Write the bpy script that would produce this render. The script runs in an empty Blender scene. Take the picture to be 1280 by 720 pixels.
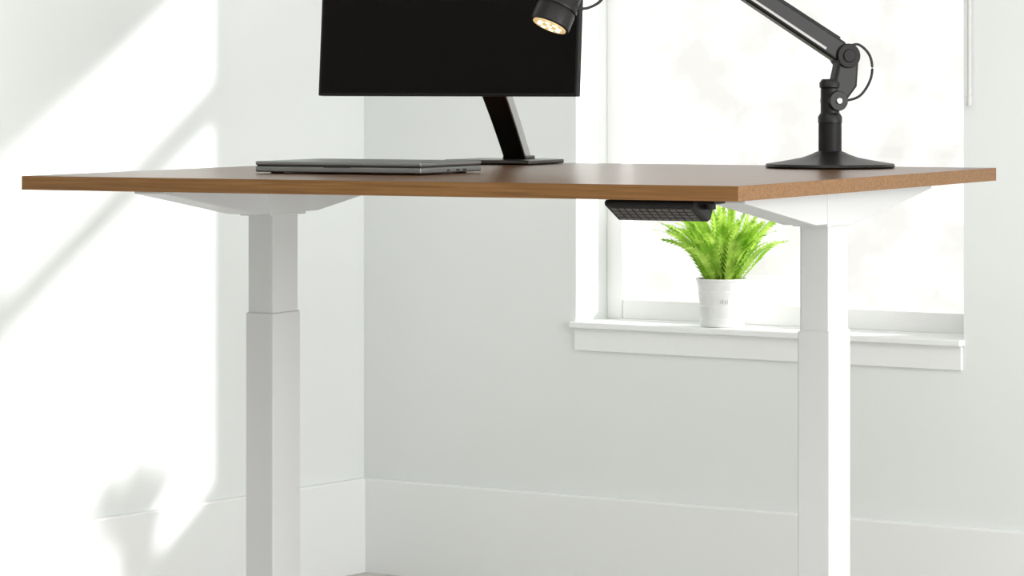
import bpy, math, random
from mathutils import Vector, Matrix, Quaternion
random.seed(4)
sc = bpy.context.scene
R = math.radians

# ------------------------------------------------------------------ materials
def mat(name, col, rough=0.5, metal=0.0, bump=0.0, bscale=60, var=0.0, vscale=8, coat=0.0, spec=None):
    m = bpy.data.materials.new(name); m.use_nodes = True
    nt = m.node_tree; b = nt.nodes['Principled BSDF']
    b.inputs['Base Color'].default_value = (*col, 1)
    b.inputs['Roughness'].default_value = rough
    b.inputs['Metallic'].default_value = metal
    b.inputs['Coat Weight'].default_value = coat
    if spec is not None: b.inputs['Specular IOR Level'].default_value = spec
    tc = nt.nodes.new('ShaderNodeTexCoord')
    if bump:
        n = nt.nodes.new('ShaderNodeTexNoise'); n.inputs['Scale'].default_value = bscale
        nt.links.new(tc.outputs['Object'], n.inputs['Vector'])
        bp = nt.nodes.new('ShaderNodeBump'); bp.inputs['Strength'].default_value = bump
        bp.inputs['Distance'].default_value = 0.002
        nt.links.new(n.outputs['Fac'], bp.inputs['Height']); nt.links.new(bp.outputs['Normal'], b.inputs['Normal'])
    if var:
        n = nt.nodes.new('ShaderNodeTexNoise'); n.inputs['Scale'].default_value = vscale
        nt.links.new(tc.outputs['Object'], n.inputs['Vector'])
        r = nt.nodes.new('ShaderNodeValToRGB')
        r.color_ramp.elements[0].position = .3; r.color_ramp.elements[1].position = .7
        r.color_ramp.elements[0].color = (*[c*(1-var) for c in col], 1)
        r.color_ramp.elements[1].color = (*[min(1, c*(1+var)) for c in col], 1)
        nt.links.new(n.outputs['Fac'], r.inputs['Fac']); nt.links.new(r.outputs['Color'], b.inputs['Base Color'])
    return m

M_wall = mat('wall_paint', (.81, .832, .82), .85, bump=.05, bscale=250, var=.012, vscale=2)
M_trim = mat('trim_paint', (.86, .875, .868), .5)
M_ceil = mat('ceiling_paint', (.85, .855, .855), .9)
M_frame = mat('window_vinyl', (.93, .93, .93), .4)
M_desk_w = mat('powder_white', (.65, .66, .665), .45, bump=.03, bscale=900)
M_black = mat('black_matte', (.008, .007, .007), .5, spec=.25)
M_blackp = mat('black_satin', (.009, .008, .008), .38, bump=.02, bscale=300, spec=.28)
M_screen = mat('screen_black', (.003, .002, .002), .6, spec=.1)
M_dkmetal = mat('dark_metal', (.075, .068, .062), .28, metal=1)
M_silver = mat('silver', (.42, .42, .42), .32, metal=1)
M_highlight = mat('arm_highlight', (.16, .155, .15), .35, metal=1)  # grey metal tone standing in for a highlight along the lamp arm
M_alu = mat('laptop_aluminium', (.26, .265, .265), .38, metal=.85)
M_rub = mat('rubber', (.03, .03, .03), .8)
M_pot = mat('pot_white', (.74, .75, .74), .4, var=.03, vscale=60)
M_soil = mat('soil', (.05, .035, .02), .95, bump=.8, bscale=90, var=.3, vscale=70)
M_print = mat('pot_print', (.60, .60, .59), .6)
M_cord = mat('wand_plastic', (.60, .61, .59), .4)

def wood(name, c1, c2, c3, sc_=(1.2, 22, 22), rough=.38, coat=.15, spec=.5):
    m = bpy.data.materials.new(name); m.use_nodes = True
    nt = m.node_tree; b = nt.nodes['Principled BSDF']
    tc = nt.nodes.new('ShaderNodeTexCoord'); mp = nt.nodes.new('ShaderNodeMapping')
    mp.inputs['Scale'].default_value = sc_
    n = nt.nodes.new('ShaderNodeTexNoise'); n.inputs['Scale'].default_value = 3; n.inputs['Detail'].default_value = 6
    n.inputs['Distortion'].default_value = .4
    r = nt.nodes.new('ShaderNodeValToRGB'); e = r.color_ramp.elements
    e[0].position = .25; e[0].color = (*c1, 1); e[1].position = .75; e[1].color = (*c3, 1)
    x = e.new(.5); x.color = (*c2, 1)
    nt.links.new(tc.outputs['Object'], mp.inputs['Vector']); nt.links.new(mp.outputs['Vector'], n.inputs['Vector'])
    nt.links.new(n.outputs['Fac'], r.inputs['Fac']); nt.links.new(r.outputs['Color'], b.inputs['Base Color'])
    b.inputs['Roughness'].default_value = rough; b.inputs['Coat Weight'].default_value = coat
    b.inputs['Specular IOR Level'].default_value = spec
    return m
M_wood = wood('walnut_top', (.075, .031, .009), (.115, .050, .015), (.17, .080, .025), rough=.28, coat=0, spec=.3)
M_edge = wood('edge_band', (.135, .062, .019), (.205, .098, .031), (.28, .142, .049), sc_=(1.6, 40, 60), rough=.42, coat=0, spec=.3)
M_floor = wood('pale_floor', (.50, .48, .46), (.58, .56, .53), (.66, .64, .61), (8, 1.0, 8), .5, 0)

def glass_mat():
    m = bpy.data.materials.new('window_glass'); m.use_nodes = True
    nt = m.node_tree; nt.nodes.clear()
    o = nt.nodes.new('ShaderNodeOutputMaterial'); mx = nt.nodes.new('ShaderNodeMixShader')
    t = nt.nodes.new('ShaderNodeBsdfTransparent'); g = nt.nodes.new('ShaderNodeBsdfGlossy')
    g.inputs['Roughness'].default_value = .02; mx.inputs[0].default_value = .04
    nt.links.new(t.outputs[0], mx.inputs[1]); nt.links.new(g.outputs[0], mx.inputs[2]); nt.links.new(mx.outputs[0], o.inputs[0])
    return m
M_glass = glass_mat()

def leaf_mat():
    m = bpy.data.materials.new('fern_leaf'); m.use_nodes = True
    nt = m.node_tree; b = nt.nodes['Principled BSDF']; o = nt.nodes['Material Output']
    tc = nt.nodes.new('ShaderNodeTexCoord'); n = nt.nodes.new('ShaderNodeTexNoise'); n.inputs['Scale'].default_value = 26
    r = nt.nodes.new('ShaderNodeValToRGB'); e = r.color_ramp.elements
    e[0].position = .35; e[0].color = (.27, .52, .03, 1); e[1].position = .65; e[1].color = (.64, .86, .17, 1)
    nt.links.new(tc.outputs['Object'], n.inputs['Vector']); nt.links.new(n.outputs['Fac'], r.inputs['Fac'])
    nt.links.new(r.outputs['Color'], b.inputs['Base Color']); b.inputs['Roughness'].default_value = .5
    t = nt.nodes.new('ShaderNodeBsdfTranslucent'); nt.links.new(r.outputs['Color'], t.inputs['Color'])
    mx = nt.nodes.new('ShaderNodeMixShader'); mx.inputs[0].default_value = .5
    nt.links.new(b.outputs[0], mx.inputs[1]); nt.links.new(t.outputs[0], mx.inputs[2]); nt.links.new(mx.outputs[0], o.inputs[0])
    return m
M_leaf = leaf_mat()

def emis(name, col, s):
    m = bpy.data.materials.new(name); m.use_nodes = True
    b = m.node_tree.nodes['Principled BSDF']; b.inputs['Base Color'].default_value = (*col, 1)
    b.inputs['Emission Color'].default_value = (*col, 1); b.inputs['Emission Strength'].default_value = s
    return m
M_led = emis('lamp_led', (1.0, .74, .38), .5)
M_led2 = emis('lamp_led_dots', (1.0, .88, .62), 1.6)

# ------------------------------------------------------------------ builders
def empty(name, loc=(0, 0, 0), rz=0):
    e = bpy.data.objects.new(name, None); sc.collection.objects.link(e)
    e.location = loc; e.rotation_euler = (0, 0, rz); e.empty_display_size = .05
    return e
def mobj(name, v, f, m, parent=None, smooth=False, bevel=0, seg=3, loc=(0, 0, 0), rot=None):
    me = bpy.data.meshes.new(name); me.from_pydata([tuple(p) for p in v], [], f); me.update()
    import bmesh
    bm = bmesh.new(); bm.from_mesh(me); bmesh.ops.recalc_face_normals(bm, faces=bm.faces); bm.to_mesh(me); bm.free()
    o = bpy.data.objects.new(name, me); sc.collection.objects.link(o)
    me.materials.append(m); o.parent = parent; o.location = loc
    if rot: o.rotation_euler = rot
    if smooth:
        for p in me.polygons: p.use_smooth = True
    if bevel:
        b = o.modifiers.new('bevel', 'BEVEL'); b.width = bevel; b.segments = seg; b.limit_method = 'ANGLE'; b.angle_limit = R(35)
        b.harden_normals = False
    return o
def boxvf(b, off=0):
    x0, x1, y0, y1, z0, z1 = b
    v = [(x0, y0, z0), (x1, y0, z0), (x1, y1, z0), (x0, y1, z0), (x0, y0, z1), (x1, y0, z1), (x1, y1, z1), (x0, y1, z1)]
    f = [(0, 3, 2, 1), (4, 5, 6, 7), (0, 1, 5, 4), (1, 2, 6, 5), (2, 3, 7, 6), (3, 0, 4, 7)]
    return v, [tuple(i+off for i in q) for q in f]
def box(name, b, m, parent=None, bevel=0, seg=3, **k):
    v, f = boxvf(b); return mobj(name, v, f, m, parent, bevel=bevel, seg=seg, **k)
def boxes(name, bs, m, parent=None, bevel=0, **k):
    V = []; F = []
    for b in bs:
        v, f = boxvf(b, len(V)); V += v; F += f
    return mobj(name, V, F, m, parent, bevel=bevel, **k)
def prism(name, prof, axis, a0, a1, m, parent=None, bevel=0, **k):
    n = len(prof); V = []
    for a in (a0, a1):
        for p in prof:
            V.append((a, p[0], p[1]) if axis == 'x' else (p[0], a, p[1]))
    F = [tuple(range(n)), tuple(range(2*n-1, n-1, -1))] + [(i, (i+1) % n, n+(i+1) % n, n+i) for i in range(n)]
    return mobj(name, V, F, m, parent, bevel=bevel, **k)
def lathe(name, prof, m, parent=None, n=48, mtx=None, **k):
    V = []; F = []
    for (r, z) in prof:
        for i in range(n):
            a = 2*math.pi*i/n; V.append(Vector((r*math.cos(a), r*math.sin(a), z)))
    for j in range(len(prof)-1):
        for i in range(n):
            F.append((j*n+i, j*n+(i+1) % n, (j+1)*n+(i+1) % n, (j+1)*n+i))
    F.append(tuple(range(n))); F.append(tuple(range((len(prof)-1)*n, len(prof)*n)))
    if mtx is not None: V = [mtx @ p for p in V]
    o = mobj(name, V, F, m, parent, smooth=True, **k)
    e = o.modifiers.new('es', 'EDGE_SPLIT'); e.split_angle = R(35)
    return o
def align(p0, d):
    return Matrix.Translation(Vector(p0)) @ Vector(d).normalized().to_track_quat('Z', 'Y').to_matrix().to_4x4()
def cyl(name, p0, p1, r, m, parent=None, r1=None, ch=.0015, n=32):
    p0 = Vector(p0); p1 = Vector(p1); L = (p1-p0).length; r1 = r if r1 is None else r1
    return lathe(name, [(r-ch, 0), (r, ch), (r1, L-ch), (r1-ch, L)], m, parent, n=n, mtx=align(p0, p1-p0))
def tube(name, pts, r, m, parent=None, n=10, sub=8):
    P = [Vector(p) for p in pts]; C = []
    for i in range(len(P)-1):
        a = P[max(i-1, 0)]; b = P[i]; c = P[i+1]; d = P[min(i+2, len(P)-1)]
        for s in range(sub):
            t = s/sub
            C.append(.5*((2*b)+(c-a)*t+(2*a-5*b+4*c-d)*t*t+(3*b-a-3*c+d)*t**3))
    C.append(P[-1]); V = []; F = []
    for i, c in enumerate(C):
        t = (C[min(i+1, len(C)-1)]-C[max(i-1, 0)]).normalized()
        q = t.to_track_quat('Z', 'Y')
        for k in range(n):
            a = 2*math.pi*k/n; V.append(c+q @ Vector((r*math.cos(a), r*math.sin(a), 0)))
    for i in range(len(C)-1):
        for k in range(n):
            F.append((i*n+k, i*n+(k+1) % n, (i+1)*n+(k+1) % n, (i+1)*n+k))
    F.append(tuple(range(n))); F.append(tuple(range((len(C)-1)*n, len(C)*n)))
    return mobj(name, V, F, m, parent, smooth=True)

# ------------------------------------------------------------------ room (corner at origin)
WX0, WX1, WZ0, WZ1 = .67, 1.76, .68, 2.15
RX, RY, RZ = 7.4, -9.2, 2.7
boxes('wall_back', [(-.15, WX0, 0, .2, 0, RZ), (WX1, RX, 0, .2, 0, RZ), (WX0, WX1, 0, .2, 0, WZ0-.018), (WX0, WX1, 0, .2, WZ1, RZ)], M_wall)
box('wall_left', (-.15, 0, RY, 0, 0, RZ), M_wall)
box('wall_front', (-.15, RX, RY-.15, RY, 0, RZ), M_wall)
box('floor', (-.15, RX, RY-.15, .2, -.1, 0), M_floor)
box('ceiling', (-.15, RX, RY-.15, .2, RZ, RZ+.1), M_ceil)
BH = .245
prism('baseboard_back', [(0, 0), (-.018, 0), (-.018, BH-.005), (-.016, BH), (0, BH)], 'x', 0.0, RX, M_trim)
prism('baseboard_left', [(0, 0), (.018, 0), (.018, BH-.005), (.016, BH), (0, BH)], 'y', RY, -.018, M_trim)

w = empty('window_1', (0, 0, 0))
fy0, fy1 = .14, .195
boxes('sash_frame', [(WX0, WX0+.045, fy0, fy1, WZ0, WZ1), (WX1-.03, WX1, fy0, fy1, WZ0, WZ1)], M_frame, w, bevel=.003)
boxes('sash_rails', [(WX0+.045, WX1-.03, fy0+.003, fy1-.003, WZ0, WZ0+.05), (WX0+.045, WX1-.03, fy0+.003, fy1-.003, WZ1-.05, WZ1),
                     (WX0+.045, WX1-.03, fy0+.005, fy1-.005, 1.70, 1.785)], M_frame, w, bevel=.003)
box('pane', (WX0+.045, WX1-.03, .168, .171, WZ0+.05, WZ1-.05), M_glass, w)
box('trim_1', (WX0-.008, WX1+.002, -.022, fy0, WZ0-.016, WZ0), M_trim, None, bevel=.004)
box('trim_2', (WX0, WX1-.002, -.008, 0, WZ0-.072, WZ0-.016), M_trim, None, bevel=.002)

bw = empty('blind_wand', (1.785, -.02, 0))
cyl('rod', (0, 0, 1.235), (0, 0, 2.1), .005, M_cord, bw)
cyl('tip', (0, 0, 1.225), (0, 0, 1.25), .0065, M_cord, bw)
box('holder', (-.012, .012, -.008, .02, 2.09, 2.12), M_cord, bw, bevel=.002)

# ------------------------------------------------------------------ desk
DX, DY, DR = .9097, -2.2807, R(8.9)
DW, DD, DH, DT = 1.5, 1.43, 1.10, .027
def D(a, v, h=DH):
    return (DX+a*math.cos(DR)-v*math.sin(DR), DY+a*math.sin(DR)+v*math.cos(DR), h)
desk = empty('standing_desk', (DX, DY, 0), DR)
box('tabletop', (.001, DW-.001, .001, DD-.001, DH-DT+.0002, DH), M_wood, desk)
boxes('edge_banding', [(0, DW, 0, .0012, DH-DT, DH-.0003), (0, .0012, .0012, DD-.0012, DH-DT, DH-.0003),
                       (DW-.0012, DW, .0012, DD-.0012, DH-DT, DH-.0003), (0, DW, DD-.0012, DD, DH-DT, DH-.0003)], M_edge, desk)
U = DH-DT
for i, (cx) in enumerate((.152, 1.388)):
    n = str(i+1)
    cy = .71
    prism('side_bracket_'+n, [(.22, U-.001), (.22, U-.012), (cy-.13, U-.065), (cy+.13, U-.065), (1.24, U-.012), (1.24, U-.001)], 'x', cx-.035, cx+.035, M_desk_w, desk, bevel=.002)
    box('bracket_plate_'+n, (cx-.037, cx+.037, cy-.075, cy+.075, U-.070, U-.002), M_desk_w, desk, bevel=.002)
    box('leg_upper_'+n, (cx-.030, cx+.030, cy-.053, cy+.053, .76, U-.068), M_desk_w, desk, bevel=.003)
    box('leg_lower_'+n, (cx-.033, cx+.033, cy-.0575, cy+.0575, .03, .80), M_desk_w, desk, bevel=.003)
    prism('foot_'+n, [(cy-.36, 0), (cy+.36, 0), (cy+.36, .018), (cy+.08, .035), (cy-.08, .035), (cy-.36, .018)], 'x', cx-.035, cx+.035, M_desk_w, desk, bevel=.003)
boxes('crossbars', [(.15, 1.39, .60, .64, U-.018, U-.001), (.15, 1.39, .80, .84, U-.018, U-.001)], M_desk_w, desk)

# controller under the front edge
ctl = empty('desk_height_controller', D(1.325, .05, U-.001), DR)
hw = .088
prism('housing', [(-.035, 0), (.05, 0), (.05, -.010), (.035, -.036), (.022, -.039), (-.040, -.010), (-.040, -.003)], 'x', -hw, hw, M_black, ctl, bevel=.004)
ks = []
sl = math.atan2(-.029, .062)
ko = empty('keypad', (0, -.009, -.0245)); ko.parent = ctl; ko.rotation_euler = (sl, 0, 0)
for r_ in range(4):
    for c_ in range(11):
        x = -.078+c_*.0142; y = -.026+r_*.0135
        ks.append((x, x+.0115, y, y+.0105, -.0025, .001))
boxes('keys', ks, mat('controller_keys', (.06, .056, .052), .3), ko, bevel=.001)
cyl('knob', (hw+.012, .0, -.016), (hw+.012, .0, 0), .011, M_black, ctl)
box('mount_tab', (hw-.01, hw+.03, -.02, .03, -.006, 0), M_black, ctl, bevel=.002)

# ------------------------------------------------------------------ laptop
lp = empty('laptop', D(.50, .49), DR)
lw, ld = .186, .132
box('base_shell', (-lw, lw, -ld, ld, .003, .0145), M_alu, lp, bevel=.003)
box('seam', (-lw+.003, lw-.003, -ld+.003, ld-.003, .014, .017), M_rub, lp)
box('lid', (-lw, lw, -ld, ld, .0165, .0245), M_alu, lp, bevel=.0025)
boxes('feet', [(sx*.15-.012, sx*.15+.012, sy*.105-.006, sy*.105+.006, 0, .0035) for sx in (-1, 1) for sy in (-1, 1)], M_rub, lp, bevel=.001)
cyl('hinge', (-.13, ld-.002, .0135), (.13, ld-.002, .0135), .005, M_rub, lp)
boxes('ports', [(lw-.001, lw+.0006, -.02, -.01, .006, .0095), (lw-.001, lw+.0006, .02, .034, .006, .0095), (lw-.001, lw+.0006, .05, .064, .006, .0095)], M_rub, lp)
box('front_notch', (-.03, .03, -ld-.0006, -ld+.001, .013, .0165), M_rub, lp)

# ------------------------------------------------------------------ monitor
mo = empty('computer_monitor', D(.41, 1.285, DH+.0006), DR)
box('base_plate', (-.105, .105, -.09, .09, .0003, .010), M_dkmetal, mo, bevel=.003)
tilt = R(4.5)
pan = empty('panel', (.004, -.290, .151)); pan.parent = mo; pan.rotation_euler = (-tilt, 0, 0)
pw = .311
box('bezel', (-pw, pw, -.004, .014, 0, .362), M_black, pan, bevel=.002)
box('screen', (-pw+.006, pw-.006, -.0048, -.003, .006, .356), M_screen, pan)
prism('rear_bulge', [(.012, .05), (.05, .08), (.05, .26), (.012, .31)], 'x', -.18, .18, M_black, pan, bevel=.004)
s0 = Vector((.018, .035, .008)); s1 = Vector((.006, -.225, .33))
def blade(name, w0, w1, t, m, off=0.0):
    # slightly curved neck: steeper near the base, leaning further forward towards the panel
    N = 10; V = []; F = []
    for i in range(N+1):
        u = i/N
        p = s0.lerp(s1, u)+Vector((0, .012*math.sin(math.pi*u), .010*math.sin(math.pi*u)))
        d = (s1-s0)+Vector((0, .012*math.pi*math.cos(math.pi*u), .010*math.pi*math.cos(math.pi*u))); d.normalize()
        nrm = d.cross(Vector((1, 0, 0))).normalized(); ww = w0+(w1-w0)*u
        for sx, st in ((-1, -1), (1, -1), (1, 1), (-1, 1)):
            V.append(p+Vector((sx*ww, 0, 0))+nrm*(st*t+off))
    F = [(0, 1, 2, 3), (4*N+3, 4*N+2, 4*N+1, 4*N)]
    for i in range(N):
        F += [(4*i+k, 4*i+(k+1) % 4, 4*i+4+(k+1) % 4, 4*i+4+k) for k in range(4)]
    return mobj(name, V, F, m, mo, bevel=.002)
blade('stand_arm', .027, .034, .013, M_silver)
blade('stand_arm_front', .0255, .0325, .002, M_dkmetal, off=-.0135)
blade('stand_arm_back', .0255, .0325, .002, M_dkmetal, off=.0135)
box('stand_foot', (-.012, .048, .015, .06, .009, .018), M_dkmetal, mo, bevel=.003)
box('mount', (-.045, .045, -.25, -.19, .285, .375), M_black, mo, bevel=.005)

# ------------------------------------------------------------------ desk lamp (arm swings across the desk, in front of the monitor)
LA = R(35+18)
la = empty('desk_lamp', D(1.188, 1.265), LA)
lathe('base', [(.120, 0), (.135, .001), (.137, .004), (.135, .009), (.10, .0145), (.06, .022), (.040, .029), (.030, .034), (.024, .036)], M_blackp, la, n=72)
cyl('stem', (0, 0, .03), (0, 0, .104), .0245, M_black, la)
lathe('stem_collar', [(.0235, .094), (.0255, .096), (.0255, .108), (.022, .114), (.019, .118)], M_blackp, la)
cyl('neck', (0, 0, .106), (0, 0, .174), .0200, M_blackp, la)
lathe('neck_cap', [(.020, .168), (.0225, .171), (.0225, .180), (.017, .188)], M_blackp, la)
cyl('swivel_hub', (.008, -.030, .142), (.008, .024, .142), .021, M_blackp, la)
cyl('hub_screw', (.008, -.034, .142), (.008, -.029, .142), .007, M_silver, la)
prism('knuckle', [(-.006, .140), (.024, .132), (.056, .172), (.060, .225), (.050, .252), (.024, .252), (.012, .220), (.004, .185)], 'y', -.017, .017, M_blackp, la, bevel=.006)
piv = Vector((.034, 0, .237))
cyl('pivot_disc', (piv.x, -.024, piv.z), (piv.x, .024, piv.z), .026, M_black, la)
cyl('pivot_cap', (piv.x, -.027, piv.z), (piv.x, -.023, piv.z), .014, M_black, la)
elb = Vector((-.465, 0, .540))
d = (elb-piv).normalized()
def beam(name, p, q, h0, h1, w, m, off=(0, 0), y=0, bev=.004):
    dd = (q-p).normalized(); uu = Vector((-dd.z, 0, dd.x)); uu = uu if uu.z > 0 else -uu
    V = []
    for P, h, o in ((p, h0, off[0]), (q, h1, off[1])):
        for sy, su in ((-1, -1), (1, -1), (1, 1), (-1, 1)):
            V.append(P+uu*(su*h+o)+Vector((0, y+sy*w, 0)))
    F = [(0, 1, 2, 3), (7, 6, 5, 4)]+[(i, (i+1) % 4, 4+(i+1) % 4, 4+i) for i in range(4)]
    return mobj(name, V, F, m, la, bevel=bev)
beam('arm_lower', piv+d*.015, elb, .023, .019, .017, M_blackp, bev=.006)
beam('arm_highlight_strip', piv+d*.05, elb-d*.03, .0035, .003, .0178, M_highlight, off=(-.013, -.011), bev=.001)  # thin strip that imitates the silvery highlight low on the arm
beam('arm_top_rod', piv+d*.03, elb-d*.02, .003, .003, .005, M_black, off=(.025, .021), bev=.001)
cyl('elbow_disc', (elb.x, -.024, elb.z), (elb.x, .024, elb.z), .024, M_blackp, la)
hax = Vector((-.42, -.10, -.88)).normalized()
hb = Vector((-.629, -.01, .298))
ht = hb-hax*.108
mt = align(hb, -hax)
lathe('head_shell', [(.0405, 0), (.042, .002), (.042, .034), (.0400, .038), (.0400, .078), (.037, .094), (.028, .108), (.016, .114)], M_blackp, la, mtx=mt)
lathe('head_ring', [(.0425, .040), (.0430, .042), (.0430, .045), (.0425, .047)], M_blackp, la, mtx=mt)
lathe('head_lens', [(.036, -.0018), (.036, .004), (.030, .006)], M_led, la, mtx=mt)
for i in range(9):
    a = 2*math.pi*i/8; rr = .022 if i < 8 else 0
    c = mt @ Vector((rr*math.cos(a), rr*math.sin(a), -.0015))
    cyl('led_%d' % i, c, c+hax*.002, .0055, M_led2, la, ch=.0005, n=16)
hj = Vector((-.555, 0, .455))
beam('arm_upper', elb, hj, .014, .012, .012, M_blackp)
cyl('head_joint', (hj.x, -.02, hj.z), (hj.x, .02, hj.z), .019, M_blackp, la)
cyl('head_neck', hj, ht+hax*.012, .010, M_blackp, la)
tube('head_cable', [(-.545, 0, .45), (-.510, -.012, .395), (-.515, -.014, .355), (-.545, -.012, .335), (-.580, -.008, .333)], .0032, M_rub, la)
tube('arm_cable', [piv+Vector((.004, 0, .018)), piv+Vector((.030, -.004, .024)), piv+Vector((.056, -.006, -.002)), piv+Vector((.058, -.006, -.045)), piv+Vector((.032, -.004, -.085)), Vector((.022, 0, .140))], .0028, M_rub, la)

# ------------------------------------------------------------------ potted fern on the sill
pf = empty('potted_fern', (1.070, .050, WZ0), 0)
pp = [(.043, 0), (.0465, .001), (.0475, .004), (.0485, .02), (.0475, .022), (.0505, .052), (.0495, .054), (.0530, .088), (.0520, .090), (.0555, .112), (.0575, .114), (.0575, .119), (.0535, .119), (.052, .105)]
lathe('pot', [(r_*1.13, z_) for r_, z_ in pp], M_pot, pf, n=56)
cyl('soil', (0, 0, .100), (0, 0, .108), .058, M_soil, pf)
lab = []
for k in range(4):
    an = R(-62+k*5.5)
    cx, cyy = .0578*math.cos(an), .0578*math.sin(an)
    lab.append((cx-.0012, cx+.0012, cyy-.001, cyy+.001, .060, .068+.002*(k % 2)))
boxes('label_print', lab, M_print, pf)
V = []; F = []
def addq(pts):
    b = len(V); V.extend(pts); F.append(tuple(range(b, b+len(pts))))
for k in range(105):
    az = random.uniform(0, 2*math.pi)
    lean = random.random()**.60
    L = random.uniform(.175, .230)
    r0 = random.uniform(0, .038)
    p = Vector((r0*math.cos(az), r0*math.sin(az), .104))
    out = Vector((math.cos(az), math.sin(az), 0))
    ang = R(89-46*lean*random.uniform(.7, 1.15)); N = 17; side = Vector((-math.sin(az), math.cos(az), 0))
    tw = random.uniform(-.9, .9)
    pts = []
    bend = R(.8+4.6*lean)
    for i in range(N+1):
        pts.append((p.copy(), ang))
        p = p+(out*math.cos(ang)+Vector((0, 0, 1))*math.sin(ang))*(L/N)
        if i > 6: ang -= bend
    for i in range(N):
        (a, an), (b, _) = pts[i], pts[i+1]
        t = i/N; nrm = (out*-math.sin(an)+Vector((0, 0, 1))*math.cos(an)); dr = (b-a).normalized()
        sd = (side*math.cos(tw)+nrm*math.sin(tw)).normalized()
        def bw_(t): return .0015+.0060*math.sin(math.pi*min(1, t*.92+.06))
        s0_, s1_ = bw_(t), bw_(t+1/N)
        addq([a-sd*s0_, a+sd*s0_, b+sd*s1_, b-sd*s1_])
        if i >= 2:
            ll = (.017*math.sin(math.pi*min(1, .14+.84*t))**.7 + .002)
            for s in (-1, 1):
                base = a+sd*s*s0_*.6; tip = a+sd*s*ll*.80+dr*ll*.9+nrm*random.uniform(-.002, .002)
                addq([base-dr*.003, tip, base+dr*.006])
    a, an = pts[-1]; b = pts[-2][0]; dr = (a-b).normalized()
    addq([b-side*.003, a+dr*.012, b+side*.003])
V = [Vector((q.x, q.y if q.y < .05 else .05+(q.y-.05)*.2, q.z)) for q in V]
fo = mobj('fronds', V, F, M_leaf, pf)

# ------------------------------------------------------------------ light
wd = bpy.data.worlds.new('sky_world'); sc.world = wd; wd.use_nodes = True
nt = wd.node_tree; bg = nt.nodes['Background']
tc = nt.nodes.new('ShaderNodeTexCoord'); n = nt.nodes.new('ShaderNodeTexNoise'); n.inputs['Scale'].default_value = 90
n.inputs['Detail'].default_value = 8
r = nt.nodes.new('ShaderNodeValToRGB'); e = r.color_ramp.elements
e[0].position = .38; e[0].color = (.89, .88, .835, 1); e[1].position = .54; e[1].color = (1, .995, .965, 1)
nt.links.new(tc.outputs['Generated'], n.inputs['Vector']); nt.links.new(n.outputs['Fac'], r.inputs['Fac'])
nt.links.new(r.outputs['Color'], bg.inputs['Color']); bg.inputs['Strength'].default_value = 1.12

sun = bpy.data.lights.new('sun', 'SUN'); so = bpy.data.objects.new('sun', sun); sc.collection.objects.link(so)
sun.energy = 5.5; sun.angle = R(2.8); sun.color = (1, .99, .97)
el = R(24)
so.rotation_euler = Vector((-.735*math.cos(el), -.678*math.cos(el), -math.sin(el))).to_track_quat('-Z', 'Y').to_euler()
so.location = (4, 3, 4)

def area(name, loc, tgt, sx, sy, P, col=(1, 1, 1)):
    l = bpy.data.lights.new(name, 'AREA'); l.shape = 'RECTANGLE'; l.size = sx; l.size_y = sy; l.energy = P; l.color = col
    o = bpy.data.objects.new(name, l); sc.collection.objects.link(o); o.location = loc
    o.rotation_euler = (Vector(tgt)-Vector(loc)).to_track_quat('-Z', 'Y').to_euler(); return o
area('side_fill', (6.6, -1.9, 1.4), (0, -1.5, 1.0), 2.8, 2.2, 132, (1, 1, 1))  # added fill lamp at the open right side, lifts the exposure
area('overhead_fill', (3.0, -2.2, 2.62), (2.8, -1.2, 0), 3.4, 2.6, 48)  # added fill lamp brightening the walls from above, no ceiling fixture modelled

# ------------------------------------------------------------------ camera (level, shifted down)
cam = bpy.data.cameras.new('camera'); co = bpy.data.objects.new('camera', cam); sc.collection.objects.link(co)
co.location = (5.595, -7.314, 1.286); co.rotation_euler = (R(90), 0, R(35))
cam.sensor_width = 36; cam.lens = 4389/1280*36; cam.shift_y = -260/1280
cam.clip_start = .05; sc.camera = co
sc.view_settings.view_transform = 'Standard'
sc.view_settings.look = 'None'
